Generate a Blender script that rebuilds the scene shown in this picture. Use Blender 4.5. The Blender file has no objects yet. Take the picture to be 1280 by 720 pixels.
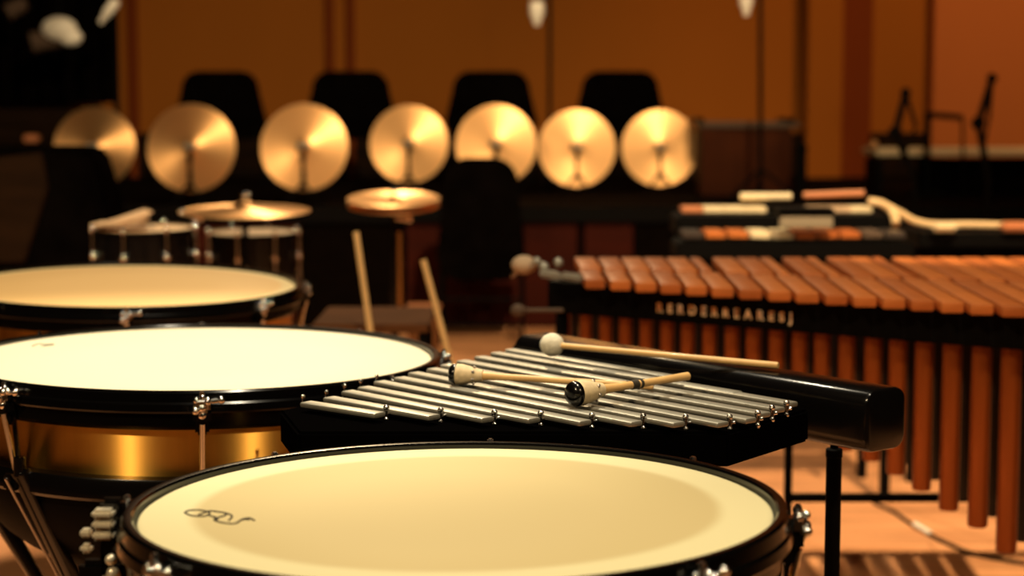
import bpy, bmesh, math, random
from mathutils import Vector as V, Matrix, Quaternion
random.seed(4)
C = bpy.context.scene.collection
PI = math.pi
F = 2195.0; PITCH = math.atan(226/F); CAMH = 1.25
_f = V((0, math.cos(PITCH), -math.sin(PITCH))); _u = V((0, math.sin(PITCH), math.cos(PITCH)))
CAM = V((0, 0, CAMH))
def ray(px, py): return V(((px-640)/F, 0, 0)) + _f + _u*((360-py)/F)
def atz(px, py, z):
    d = ray(px, py); return CAM + d*((z-CAMH)/d.z)
def aty(px, py, y):
    d = ray(px, py); return CAM + d*(y/d.y)

# ---------------------------------------------------------------- materials
def mat(name, col, rough=.5, metal=0, coat=0, spec=.5, aniso=0, noise=None, emit=None, bump=None):
    m = bpy.data.materials.new(name); m.use_nodes = True
    nt = m.node_tree; b = nt.nodes['Principled BSDF']
    b.inputs['Base Color'].default_value = (*col, 1)
    b.inputs['Roughness'].default_value = rough
    b.inputs['Metallic'].default_value = metal
    b.inputs['Coat Weight'].default_value = coat
    b.inputs['Coat Roughness'].default_value = .08
    b.inputs['Specular IOR Level'].default_value = spec
    if emit:
        b.inputs['Emission Color'].default_value = (*emit[0], 1); b.inputs['Emission Strength'].default_value = emit[1]
    tc = nt.nodes.new('ShaderNodeTexCoord')
    if aniso:
        b.inputs['Anisotropic'].default_value = aniso; b.inputs['Anisotropic Rotation'].default_value = .25
        t = nt.nodes.new('ShaderNodeTangent'); t.direction_type = 'RADIAL'; t.axis = 'Z'
        nt.links.new(t.outputs[0], b.inputs['Tangent'])
    if noise:   # (scale xyz, amount, detail)
        mp = nt.nodes.new('ShaderNodeMapping'); mp.inputs['Scale'].default_value = noise[0]
        n = nt.nodes.new('ShaderNodeTexNoise'); n.inputs['Scale'].default_value = 1; n.inputs['Detail'].default_value = 5
        nt.links.new(tc.outputs['Object'], mp.inputs[0]); nt.links.new(mp.outputs[0], n.inputs['Vector'])
        mx = nt.nodes.new('ShaderNodeMix'); mx.data_type = 'RGBA'
        a = noise[1]
        mx.inputs['A'].default_value = (*[c*(1-a) for c in col], 1)
        mx.inputs['B'].default_value = (*[min(1, c*(1+a)) for c in col], 1)
        rp = nt.nodes.new('ShaderNodeMapRange'); rp.inputs['From Min'].default_value = .3; rp.inputs['From Max'].default_value = .7
        nt.links.new(n.outputs['Fac'], rp.inputs['Value']); nt.links.new(rp.outputs[0], mx.inputs['Factor'])
        nt.links.new(mx.outputs['Result'], b.inputs['Base Color'])
    if bump:
        n = nt.nodes.new('ShaderNodeTexNoise'); n.inputs['Scale'].default_value = bump[0]
        bp = nt.nodes.new('ShaderNodeBump'); bp.inputs['Strength'].default_value = bump[1]; bp.inputs['Distance'].default_value = .002
        nt.links.new(tc.outputs['Object'], n.inputs['Vector']); nt.links.new(n.outputs['Fac'], bp.inputs['Height'])
        nt.links.new(bp.outputs[0], b.inputs['Normal'])
    return m
M = {}
M['black'] = mat('black_lacquer', (.003, .0025, .0025), .2, coat=.25)
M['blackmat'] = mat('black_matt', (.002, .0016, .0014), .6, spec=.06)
M['blackcloth'] = mat('black_cloth', (.0022, .0016, .0014), .95, spec=0, noise=((8, 8, 8), .4))
M['darkwood'] = mat('dark_brown_board', (.014, .006, .002), .7, spec=.06, noise=((3, 3, 20), .4))
M['chrome'] = mat('chrome', (.9, .87, .82), .17, 1)
M['steel'] = mat('dark_steel', (.35, .32, .3), .3, 1)
M['copper'] = mat('brushed_copper', (.92, .50, .10), .40, 1, aniso=1, noise=((30, 30, 2), .12))
M['alum'] = mat('satin_aluminium', (.38, .365, .31), .42, .6, noise=((60, 60, 60), .08))
M['bronze'] = mat('cymbal_bronze', (.92, .52, .22), .42, .94, aniso=.75)
M['brass'] = mat('brass_reflection', (.8, .42, .14), .3, 1)
M['stick'] = mat('maple_stick', (.80, .50, .20), .4, coat=.2, noise=((20, 20, 20), .1))
M['felt'] = mat('white_felt', (.82, .77, .62), .95, spec=.1, noise=((90, 90, 90), .12), bump=(400, .6))
M['cream'] = mat('cream_wrap', (.78, .62, .38), .7, noise=((120, 120, 120), .15))
M['cable'] = mat('pale_cable', (.75, .5, .25), .5)
M['paper'] = mat('paper', (.6, .4, .24), .7, noise=((12, 12, 12), .2))
M['grey'] = mat('grey_panel', (.10, .065, .045), .6, spec=.1, noise=((10, 10, 10), .1))
M['case'] = mat('reddish_case', (.045, .010, .002), .7, spec=.08, noise=((6, 6, 6), .2))
M['rod'] = mat('red_wood_trim', (.55, .2, .08), .5)
M['creammetal'] = mat('polished_pale_metal', (.95, .86, .66), .28, .5)
M['deepblack'] = mat('matt_black_frame_paint', (.0012, .001, .001), .8, spec=0)
M['plate'] = mat('grey_plate_metal', (.26, .21, .14), .5)
M['hoop'] = mat('hoop_black', (.002, .0018, .0018), .16, spec=.32)
M['yarn'] = mat('beige_yarn', (.5, .36, .24), .9, spec=.05, bump=(200, .6))
M['white'] = mat('white_plastic', (.98, .92, .8), .5)
M['letter'] = mat('brass_lettering', (1, .75, .45), .6)
M['ink'] = mat('ink', (.03, .022, .012), .7)
M['rose'] = mat('rosewood_bar', (.52, .15, .032), .5, spec=.3, noise=((6, 45, 6), .16))
M['bar_dark'] = mat('rosewood_bar_dark', (.43, .115, .024), .5, spec=.3, noise=((6, 45, 6), .16))
M['tube'] = mat('bronze_painted_tube', (.36, .088, .014), .32, .5, noise=((4, 4, 2), .08))
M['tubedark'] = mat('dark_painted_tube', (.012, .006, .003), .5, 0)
M['tom'] = mat('worn_drumhead', (.7, .48, .28), .5, noise=((7, 7, 7), .15))
M['riser'] = mat('dark_red_riser_board', (.036, .004, .0008), .7, spec=.1, noise=((2, 2, 12), .3))
M['carpet'] = mat('black_riser_carpet', (.003, .0016, .001), .95, spec=.03, noise=((20, 20, 20), .3))
M['wall'] = mat('ochre_plaster', (.33, .104, .012), .85, spec=.1, noise=((.7, .7, .3), .06))
M['wallred'] = mat('red_brown_panel', (.18, .035, .004), .8, spec=.1, noise=((.7, .7, .3), .06))
M['wallpale'] = mat('pale_terracotta_panel', (.52, .16, .042), .85, spec=.1, noise=((.7, .7, .3), .05))
M['wood'] = mat('brown_table_top', (.12, .045, .015), .85, spec=.08, noise=((4, 30, 4), .25))

def head_mat(name, R, inner, outer, frac=.81):
    m = mat(name, outer, .6, spec=.15)
    nt = m.node_tree; b = nt.nodes['Principled BSDF']
    tc = nt.nodes.new('ShaderNodeTexCoord'); sp = nt.nodes.new('ShaderNodeVectorMath'); sp.operation = 'MULTIPLY'
    sp.inputs[1].default_value = (1, 1, 0)
    ln = nt.nodes.new('ShaderNodeVectorMath'); ln.operation = 'LENGTH'
    nz = nt.nodes.new('ShaderNodeTexNoise'); nz.inputs['Scale'].default_value = 5
    ad = nt.nodes.new('ShaderNodeMath'); ad.operation = 'MULTIPLY_ADD'; ad.inputs[1].default_value = .02*R
    mr = nt.nodes.new('ShaderNodeMapRange'); mr.inputs['From Min'].default_value = R*(frac-.015); mr.inputs['From Max'].default_value = R*(frac+.04)
    mr.interpolation_type = 'SMOOTHSTEP'
    mx = nt.nodes.new('ShaderNodeMix'); mx.data_type = 'RGBA'
    mx.inputs['A'].default_value = (*inner, 1); mx.inputs['B'].default_value = (*outer, 1)
    L = nt.links.new
    L(tc.outputs['Object'], sp.inputs[0]); L(sp.outputs[0], ln.inputs[0]); L(tc.outputs['Object'], nz.inputs['Vector'])
    L(nz.outputs['Fac'], ad.inputs[0]); L(ln.outputs['Value'], ad.inputs[2]); L(ad.outputs[0], mr.inputs['Value'])
    L(mr.outputs[0], mx.inputs['Factor']); L(mx.outputs['Result'], b.inputs['Base Color'])
    return m

def floor_mat():
    m = mat('warm_stage_boards', (.6, .24, .08), .42)
    nt = m.node_tree; b = nt.nodes['Principled BSDF']; L = nt.links.new
    tc = nt.nodes.new('ShaderNodeTexCoord')
    br = nt.nodes.new('ShaderNodeTexBrick'); br.inputs['Scale'].default_value = 1
    br.inputs['Brick Width'].default_value = 2.4; br.inputs['Row Height'].default_value = .14; br.inputs['Mortar Size'].default_value = .003
    br.inputs['Color1'].default_value = (.86, .40, .18, 1); br.inputs['Color2'].default_value = (.78, .35, .155, 1); br.inputs['Mortar'].default_value = (.4, .15, .05, 1)
    L(tc.outputs['Object'], br.inputs['Vector'])
    mp = nt.nodes.new('ShaderNodeMapping'); mp.inputs['Scale'].default_value = (1.2, 5, 1)
    nz = nt.nodes.new('ShaderNodeTexNoise'); nz.inputs['Scale'].default_value = 1.6; nz.inputs['Detail'].default_value = 6
    L(tc.outputs['Object'], mp.inputs[0]); L(mp.outputs[0], nz.inputs['Vector'])
    mx = nt.nodes.new('ShaderNodeMix'); mx.data_type = 'RGBA'; mx.blend_type = 'MULTIPLY'; mx.inputs['Factor'].default_value = .6
    cr = nt.nodes.new('ShaderNodeValToRGB'); cr.color_ramp.elements[0].position = .35; cr.color_ramp.elements[0].color = (.55, .5, .45, 1)
    cr.color_ramp.elements[1].position = .6; cr.color_ramp.elements[1].color = (1, 1, 1, 1)
    L(nz.outputs['Fac'], cr.inputs[0]); L(br.outputs['Color'], mx.inputs['A']); L(cr.outputs[0], mx.inputs['B']); L(mx.outputs['Result'], b.inputs['Base Color'])
    return m
M['floor'] = floor_mat()

# ---------------------------------------------------------------- mesh helpers (world coordinates)
def bm_(): return bmesh.new()
def _xf(bm, vs, mx): bmesh.ops.transform(bm, matrix=mx, verts=vs)
def _frame(p, d, up=None):
    d = V(d).normalized(); up = V(up) if up else (V((0, 0, 1)) if abs(d.z) < .95 else V((0, 1, 0)))
    x = up.cross(d).normalized() if up.cross(d).length > 1e-6 else V((1, 0, 0)); y = d.cross(x).normalized()
    m = Matrix((x, y, d)).transposed().to_4x4(); m.translation = V(p); return m
def box(bm, c, s, bev=0, rot=None, seg=2):
    t = bmesh.new(); bmesh.ops.create_cube(t, size=1)
    for v in t.verts: v.co = V((v.co.x*s[0], v.co.y*s[1], v.co.z*s[2]))
    if bev: bmesh.ops.bevel(t, geom=t.edges[:], offset=min(bev, .49*min(s)), segments=seg, affect='EDGES')
    mx = Matrix.Translation(V(c)) @ (rot.to_4x4() if rot else Matrix())
    t.transform(mx); merge(bm, t); return bm
def merge(bm, t):
    me = bpy.data.meshes.new('t'); t.to_mesh(me); bm.from_mesh(me); bpy.data.meshes.remove(me); t.free()
def beam(bm, a, b, w, h, bev=0):      # rounded-rectangle bar whose long axis runs from a to b; w sideways, h up
    a, b = V(a), V(b); d = b-a; L = d.length; t = bmesh.new()
    r = min(max(bev, .0003), .499*min(w, h)); e = min(r*.6, .006); n = 5 if bev > .003 else 2
    def sec(z, k):
        out = []
        for sx, sy, a0 in ((1, 1, 0), (-1, 1, 90), (-1, -1, 180), (1, -1, 270)):
            for q in range(n+1):
                an = math.radians(a0+90*q/n)
                out.append(t.verts.new((sx*(w/2-r)+(r-k)*math.cos(an), sy*(h/2-r)+(r-k)*math.sin(an), z)))
        return out
    S = [sec(-L/2, e*.9), sec(-L/2+e*.3, e*.3), sec(-L/2+e, 0), sec(L/2-e, 0), sec(L/2-e*.3, e*.3), sec(L/2, e*.9)]
    N = len(S[0])
    for p, q in zip(S, S[1:]):
        for k in range(N): t.faces.new((p[k], p[(k+1) % N], q[(k+1) % N], q[k]))
    t.faces.new(S[0]); t.faces.new(S[-1]); bmesh.ops.recalc_face_normals(t, faces=t.faces[:])
    t.transform(_frame((a+b)/2, d)); merge(bm, t); return bm
def lathe(bm, prof, seg=48, mx=None):  # prof: (r, z)
    t = bmesh.new(); rings = []
    for r, z in prof:
        if r < 1e-6: rings.append([t.verts.new((0, 0, z))])
        else: rings.append([t.verts.new((r*math.cos(2*PI*i/seg), r*math.sin(2*PI*i/seg), z)) for i in range(seg)])
    for a, b in zip(rings, rings[1:]):
        for i in range(seg):
            j = (i+1) % seg
            if len(a) == 1 and len(b) == 1: continue
            if len(a) == 1: t.faces.new((a[0], b[j], b[i]))
            elif len(b) == 1: t.faces.new((a[i], a[j], b[0]))
            else: t.faces.new((a[i], a[j], b[j], b[i]))
    bmesh.ops.recalc_face_normals(t, faces=t.faces[:])
    if mx is not None: t.transform(mx)
    merge(bm, t); return bm
def rod(bm, a, b, r, r2=None, seg=16):
    a, b = V(a), V(b); L = (b-a).length; r2 = r if r2 is None else r2
    return lathe(bm, [(0, 0), (r*.85, 0), (r, r*.15), (r2, L-r2*.15), (r2*.85, L), (0, L)], seg, _frame(a, b-a))
def shaft(bm, a, prof, d, seg=24): return lathe(bm, prof, seg, _frame(a, d))
def ball(bm, c, r, s=(1, 1, 1), seg=20):
    t = bmesh.new(); bmesh.ops.create_uvsphere(t, u_segments=seg, v_segments=seg//2, radius=r)
    for v in t.verts: v.co = V((v.co.x*s[0], v.co.y*s[1], v.co.z*s[2]))
    t.transform(Matrix.Translation(V(c))); merge(bm, t); return bm
def tube(bm, pts, r, seg=10):
    pts = [V(p) for p in pts]; t = bmesh.new(); rings = []
    for i, p in enumerate(pts):
        d = (pts[min(i+1, len(pts)-1)]-pts[max(i-1, 0)])
        m = _frame(p, d)
        rings.append([t.verts.new(m @ V((r*math.cos(2*PI*k/seg), r*math.sin(2*PI*k/seg), 0))) for k in range(seg)])
    for a, b in zip(rings, rings[1:]):
        for i in range(seg): t.faces.new((a[i], a[(i+1) % seg], b[(i+1) % seg], b[i]))
    t.faces.new(rings[0]); t.faces.new(rings[-1])
    bmesh.ops.recalc_face_normals(t, faces=t.faces[:]); merge(bm, t); return bm
def smooth_path(pts, n=8):
    pts = [V(p) for p in pts]; out = []
    P = [pts[0]]+pts+[pts[-1]]
    for i in range(1, len(P)-2):
        for k in range(n):
            t = k/n; a, b, c, d = P[i-1], P[i], P[i+1], P[i+2]
            out.append(.5*((2*b)+(c-a)*t+(2*a-5*b+4*c-d)*t*t+(-a+3*b-3*c+d)*t**3))
    out.append(pts[-1]); return out
def prism(bm, poly, vec, bev=0):       # polygon (3-D points) extruded by vec
    t = bmesh.new(); vs = [t.verts.new(V(p)) for p in poly]; f = t.faces.new(vs)
    r = bmesh.ops.extrude_face_region(t, geom=[f]); nv = [g for g in r['geom'] if isinstance(g, bmesh.types.BMVert)]
    bmesh.ops.translate(t, verts=nv, vec=V(vec)); bmesh.ops.recalc_face_normals(t, faces=t.faces[:])
    if bev: bmesh.ops.bevel(t, geom=t.edges[:], offset=bev, segments=2, affect='EDGES')
    merge(bm, t); return bm
def rrect(w, h, r, n=6, wt=None):      # rounded rectangle in xz, bottom at z=0; wt: width at the top
    wt = wt or w; out = []
    for cx, cz, a0, ww in ((1, 1, 0, wt), (-1, 1, 90, wt), (-1, 0, 180, w), (1, 0, 270, w)):
        x0 = cx*(ww/2-r); z0 = h-r if cz else r
        for k in range(n+1):
            a = math.radians(a0+90*k/n); out.append((x0+r*math.cos(a), z0+r*math.sin(a)))
    return out

# ---------------------------------------------------------------- object helpers
def wloc(o):
    p = V((0, 0, 0))
    while o: p += o.location; o = o.parent
    return p
def part(name, bm, m, parent=None, ang=35, smooth=True):
    me = bpy.data.meshes.new(name)
    if parent is not None: off = wloc(parent)
    else:
        xs = [v.co for v in bm.verts]
        off = V(((min(v.x for v in xs)+max(v.x for v in xs))/2, (min(v.y for v in xs)+max(v.y for v in xs))/2, min(v.z for v in xs)))
    bmesh.ops.translate(bm, verts=bm.verts[:], vec=-off)
    bm.to_mesh(me); bm.free(); me.materials.append(M[m] if isinstance(m, str) else m)
    if smooth:
        me.shade_smooth(); me.set_sharp_from_angle(angle=math.radians(ang))
    o = bpy.data.objects.new(name, me); C.objects.link(o)
    if parent is not None: o.parent = parent
    else: o.location = off
    return o
def tag(o, label, cat, group=None, kind=None):
    o['label'] = label; o['category'] = cat
    if group: o['group'] = group
    if kind: o['kind'] = kind
    return o
def thing(name, label, cat, loc, group=None):
    o = bpy.data.objects.new(name, None); C.objects.link(o); o.empty_display_size = .05; o.location = loc
    return tag(o, label, cat, group)
def struct(name, bm, m, smooth=False):
    o = part(name, bm, m, smooth=smooth); o['kind'] = 'structure'; return o
def dup(root, loc, label, group=None, rz=0):
    r = root.copy(); C.objects.link(r); r.location = loc; r.rotation_euler = (0, 0, rz); r['label'] = label
    if group: r['group'] = group
    for ch in root.children:
        c = ch.copy(); C.objects.link(c); c.parent = r
        for g in ch.children:
            d = g.copy(); C.objects.link(d); d.parent = c
    return r
Z0 = V((0, 0, 0))

# ================================================================ SETTING
RZ = .68; RY = 9.9; WY = 14.4
b = bm_(); box(b, (0, 6.5, -.05), (16, 16.4, .1)); struct('floor', b, 'floor')
b = bm_(); box(b, (0, WY+.2, 2.5), (16, .2, 5.2)); struct('wall_back', b, 'wall')
# relief of the back wall: (px left, px right, depth offset, material)
for i, (x0, x1, dy, m) in enumerate(((160, 171, .10, 'wallred'), (408, 417, .12, 'wallred'), (434, 443, .12, 'wallred'),
        (1006, 1050, .22, 'wall'), (1050, 1090, .10, 'wallred'), (1163, 1330, .18, 'wallpale'))):
    a = aty(x0, 134, WY).x; c = aty(x1, 134, WY).x
    b = bm_(); box(b, ((a+c)/2, WY+.1-dy/2+.02, 2.5), (c-a, dy, 5.0), .01); struct('trim_%d' % (i+1), b, m)
b = bm_(); box(b, (0, WY+.06, RZ+.18), (13, .06, .36), .01); struct('baseboard_back', b, 'darkwood')
# riser
r = thing('stage_riser', 'broad dark red stage riser with a black carpeted top carrying the cymbals and chairs', 'riser', (0, RY, 0)); r['kind'] = 'structure'
b = bm_(); box(b, (0, (RY+WY+.1)/2+.02, RZ-.03), (14, WY+.1-RY, .06), .004); part('carpeted_deck', b, 'carpet', r)
edges = [-900, -500, -60, 112, 240, 375, 508, 580, 655, 722, 730, 792, 1000, 1300, 1700, 2100]
cols = 'bbbbrbrrrbrbbbb'
for k, (x0, x1) in enumerate(zip(edges, edges[1:])):
    a = aty(x0, 300, RY+.04).x; c = aty(x1, 300, RY+.04).x
    b = bm_(); box(b, ((a+c)/2, RY+.06, (RZ-.06)/2), (c-a-.008, .04, RZ-.06), .004)
    part('front_panel' if cols[k] == 'r' else 'black_front_panel', b, 'riser' if cols[k] == 'r' else 'carpet', r)
b = bm_(); box(b, (0, RY+.012, RZ-.035), (14, .02, .09), .003); part('edge_strip', b, 'blackmat', r)

# ================================================================ TIMPANI
def timpani(label, cx, cy, R, ta, tb, az0, hm, mark=None, marklabel=None, gauge=None, HZ=.85, strut_az=(-122, -168, -35, 60)):
    t = thing('timpani', label, 'drum', (cx, cy, 0), None)
    n = V((ta, tb, 1)).normalized()
    T = Matrix.Translation((cx, cy, HZ)) @ V((0, 0, 1)).rotation_difference(n).to_matrix().to_4x4()
    b = bm_(); lathe(b, [(0, -.006), (R*.5, -.006), (R-.012, -.006), (R-.007, -.009), (R-.003, -.018)], 96, T)
    hd = part('drum_head', b, hm, t)
    b = bm_()
    lathe(b, [(R-.003, -.03), (R-.003, -.003), (R-.001, -.0005), (R+.003, 0), (R+.006, 0), (R+.009, -.003), (R+.010, -.016), (R+.013, -.019), (R+.014, -.029),
              (R+.012, -.032), (R+.004, -.033), (R+.004, -.052), (R-.002, -.058), (R-.022, -.060), (R-.022, -.03), (R-.003, -.03)], 128, T)
    part('counterhoop', b, 'hoop', t)
    rb = R-.014
    b = bm_(); lathe(b, [(rb, -.04), (rb, -.14)], 96, T); part('copper_bowl', b, 'copper', t)
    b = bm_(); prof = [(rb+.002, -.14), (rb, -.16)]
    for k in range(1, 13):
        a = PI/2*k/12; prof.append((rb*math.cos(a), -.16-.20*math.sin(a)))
    lathe(b, prof, 96, T); part('lower_bowl', b, 'blackmat', t)  # black colour holds the dark reflection in the lower copper bowl
    b = bm_(); lathe(b, [(rb-.002, -.128), (rb+.016, -.130), (rb+.018, -.134), (rb+.018, -.160), (rb+.014, -.165), (rb-.004, -.166), (rb-.002, -.128)], 96, T)
    part('support_ring', b, 'black', t)
    for k in range(8):
        az = math.radians(az0+45*k)
        G = T @ Matrix.Rotation(az, 4, 'Z') @ Matrix.Translation((R+.014, 0, 0))
        def P(x, y, z): return G @ V((x, y, z))
        Rm = G.to_3x3()
        b = bm_()
        rod(b, P(.006, 0, -.045), P(-.018, 0, -.15), .0042)
        box(b, P(.004, 0, -.019), (.018, .024, .022), .005, Rm, 3); ball(b, P(.013, -.009, -.026), .0055); ball(b, P(.013, .008, -.013), .005); ball(b, P(.006, 0, -.033), .007)
        ball(b, P(.005, -.008, -.012), .005); ball(b, P(.005, .008, -.012), .005); ball(b, P(.012, 0, -.022), .006)
        rod(b, P(.004, 0, -.018), P(.004, 0, -.004), .0045); box(b, P(.004, 0, -.003), (.007, .007, .008), .0015, Rm)
        rod(b, P(.006, .013, -.014), P(.006, .026, -.012), .0032); ball(b, P(.006, .027, -.012), .0055)
        part('tension_rod', b, 'chrome', t)
        b = bm_(); box(b, P(0, 0, -.036), (.02, .026, .02), .004, Rm); box(b, P(-.006, 0, -.052), (.014, .02, .022), .004, Rm)
        box(b, P(-.012, 0, -.148), (.03, .022, .026), .004, Rm); beam(b, P(-.012, .0, -.05), P(-.022, .0, -.14), .006, .006)
        part('lug_bracket', b, 'black', t)
    for a in strut_az:
        a = math.radians(a); G = T @ Matrix.Rotation(a, 4, 'Z')
        p0 = G @ V((rb+.024, 0, -.128)); p1 = V((cx+.10*math.cos(a), cy+.10*math.sin(a), .16))
        b = bm_(); beam(b, p0, p1, .028, .02, .006); rod(b, p0+V((0, 0, -.01)), p0+V((0, 0, .02)), .009); part('strut', b, 'black', t)
        q0 = p0+V((.012*math.cos(a)-.014*math.sin(a)*-1, .012*math.sin(a), -.01)); q1 = p1+V((.012*math.cos(a), .012*math.sin(a), .02))
        b = bm_(); rod(b, q0, q1, .0025); part('side_rod', b, 'steel', t)
    b = bm_(); shaft(b, (cx, cy, .10), [(0, 0), (.13, 0), (.14, .01), (.14, .05), (.10, .07), (.04, .10), (.035, .33), (0, .33)], (0, 0, 1), 32)
    for k in range(3):
        a = math.radians(90+120*k); beam(b, (cx, cy, .12), (cx+.34*math.cos(a), cy+.34*math.sin(a), .085), .04, .03, .006)
    part('base', b, 'black', t)
    for k in range(3):
        a = math.radians(90+120*k); w = V((cx+.33*math.cos(a), cy+.33*math.sin(a), .036))
        b = bm_(); rod(b, w-V((.014, 0, 0)), w+V((.014, 0, 0)), .036, seg=24); rod(b, w+V((0, 0, .03)), w+V((0, 0, .06)), .01); part('caster', b, 'blackmat', t)
    if mark:
        b = bm_()
        for stroke in mark:
            pts = []
            for (px, py) in stroke:
                # onto the tilted head plane
                d = ray(px, py); o = V((cx, cy, HZ))+n*(-.0058); k = (o-CAM).dot(n)/d.dot(n); pts.append(CAM+d*k)
            tube(b, smooth_path(pts, 5), .0011, 6)
        part('maker_mark', b, 'ink', hd)
    if gauge: gauge(t, T)
    return t

def gauge1(t, T):     # cream and chrome tuning gauge on the left of the front drum
    c = aty(130, 656, 1.74)
    b = bm_()
    for k in range(3): box(b, c+V((0, 0, .012-.011*k)), (.022, .02, .009), .003)
    box(b, c+V((-.018, 0, -.008)), (.011, .014, .008), .002); box(b, c+V((-.018, 0, -.024)), (.012, .014, .009), .003)
    ball(b, c+V((.008, -.008, -.034)), .006); ball(b, c+V((.010, -.008, -.048)), .007); rod(b, c+V((.012, -.005, -.05)), c+V((.02, -.005, -.10)), .005)
    box(b, c+V((-.002, 0, -.062)), (.012, .012, .02), .003)
    part('tuning_gauge', b, 'creammetal', t)
    b = bm_(); box(b, c+V((.006, .014, -.03)), (.026, .014, .11), .005); beam(b, c+V((.0, .014, -.08)), c+V((.06, .05, -.30)), .026, .02, .006)
    box(b, c+V((-.012, .006, -.052)), (.03, .02, .03), .006)
    part('gauge_arm', b, 'black', t)

HC_in = (.74, .56, .27); HC_out = (.86, .74, .42)
m1 = [[(231, 641), (236, 638.5), (250, 638), (262, 641), (256, 645.5), (240, 645), (231, 641)],
      [(248, 644), (256, 641), (262, 639), (272, 640), (283, 642), (280, 645), (268, 649), (275, 653), (292, 655), (300, 651), (304, 649)],
      [(262, 645), (272, 648), (268, 651)], [(283, 642), (290, 645), (286, 651)], [(303, 649), (312, 648), (318, 651)], [(296, 654), (303, 650), (312, 650)]]
m2 = [[(40, 433), (48, 430), (58, 431), (66, 430)], [(52, 433), (60, 432), (68, 431)]]
timpani('nearest copper timpani, white head with small black signature mark, at the bottom of the picture', -.0565, 1.767, .3275, -.006, .009, -5,
        head_mat('timpani_head_two_tone', .33, (.71, .60, .32), (.90, .84, .52)), m1, None, gauge1)  # darker inner disc, lighter outer ring
timpani('middle timpani of the three, brightest plain cream head, polished copper bowl facing left', -.508, 2.85, .382, .011, 0, -80,
        head_mat('timpani_head_bright', .382, (.93, .85, .62), (.93, .85, .62)), m2)
timpani('rearmost timpani of the three, tan toned head, standing in front of the small drums', -.883, 4.01, .39, .02, -.028, -78,
        head_mat('timpani_head_tan', .39, (.95, .62, .26), (.98, .78, .40), .9))

# ================================================================ VIBRAPHONE
VZ = .855
vb = thing('vibraphone', 'black framed metal-bar vibraphone standing behind the nearest drum, three mallets lying on it', 'vibraphone', (.1, 2.55, 0))
A = atz(350, 513, .842); B_ = atz(372, 540, .842); Cc = atz(912, 540, .842); D = atz(1012, 511, .842); E_ = atz(652, 418, .842); A2 = [atz(*q, .842) for q in ((635, 438), (560, 462), (505, 478), (425, 496))]
b = bm_(); prism(b, [A, B_, Cc, D, E_]+A2, (0, 0, -.045), .004); part('frame', b, 'deepblack', vb)
# end rail
e0 = atz(652, 420, .866); e1 = atz(1093, 491, .866)
dr = (e1-e0).normalized(); sd = V((-dr.y, dr.x, 0)).normalized()
if sd.y < 0: sd = -sd
b = bm_(); ce0 = e0+sd*.026+V((0, 0, -.040)); ce1 = e1+sd*.026+V((0, 0, -.040))
beam(b, ce0, ce1, .085, .086, .02); part('end_rail', b, 'black', vb)
bars = [((382, 503), (475, 517)), ((411, 497), (543, 520)), ((434, 489), (610, 523)), ((454, 484), (668, 524)), ((474, 477), (732, 527)),
        ((499, 472), (796, 528)), ((517, 466), (849, 529)), ((540, 461), (904, 529)), ((557, 456), (939, 524)), ((577, 451), (957, 517)),
        ((599, 446), (975, 511)), ((619, 441), (922, 491)), ((637, 437), (836, 470))]
for (l, r_) in bars:
    p, q = atz(*l, VZ-.001), atz(*r_, VZ-.001)
    b = bm_(); beam(b, p+V((0, 0, -.002)), q+V((0, 0, -.002)), .022, .007, .0026); part('metal_bar', b, 'alum', vb)
p, q = atz(860, 484, VZ-.004), atz(991, 506, VZ-.004)
b = bm_(); beam(b, p, q, .022, .007, .0026); part('metal_bar', b, 'alum', vb)
for (l, r_) in bars[:11]:
    q = atz(r_[0]+8, r_[1]+3, .846)
    b = bm_(); rod(b, q+V((0, 0, -.008)), q+V((0, 0, .010)), .003); ball(b, q+V((0, 0, .011)), .0042); rod(b, q+V((-.006, 0, .002)), q+V((.007, 0, .004)), .0022)
    ball(b, q+V((0, -.004, -.004)), .0035)
    part('cord_post', b, 'chrome', vb)
for (l, r_) in bars[:5]:
    q = atz(l[0]-3, l[1]-2, .846); b = bm_(); rod(b, q+V((0, 0, -.008)), q+V((0, 0, .006)), .002); ball(b, q+V((0, 0, .006)), .003); part('cord_post', b, 'chrome', vb)
def vleg(p, top):
    b = bm_(); rod(b, (p[0], p[1], .03), (p[0], p[1], .752), .0115); rod(b, (p[0], p[1], .74), (p[0], p[1], top), .006)
    rod(b, (p[0], p[1], .742), (p[0], p[1], .756), .0125)
    shaft(b, (p[0], p[1], 0), [(0, 0), (.018, 0), (.02, .02), (.012, .04), (0, .04)], (0, 0, 1)); part('leg', b, 'blackmat', vb)
L1 = aty(1043, 548, 2.52); L2 = (-.15, 2.42); L3 = (.10, 2.86)
vleg((L1.x, 2.52), .80); vleg((-.19, 2.38), .798); vleg((.13, 2.87), .80); vleg((.20, 2.24), .798)
b = bm_(); rod(b, (-.19, 2.38, .2), (L1.x, 2.52, .2), .008); rod(b, (.13, 2.87, .2), (.2, 2.24, .2), .008); part('cross_brace', b, 'blackmat', vb)

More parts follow.
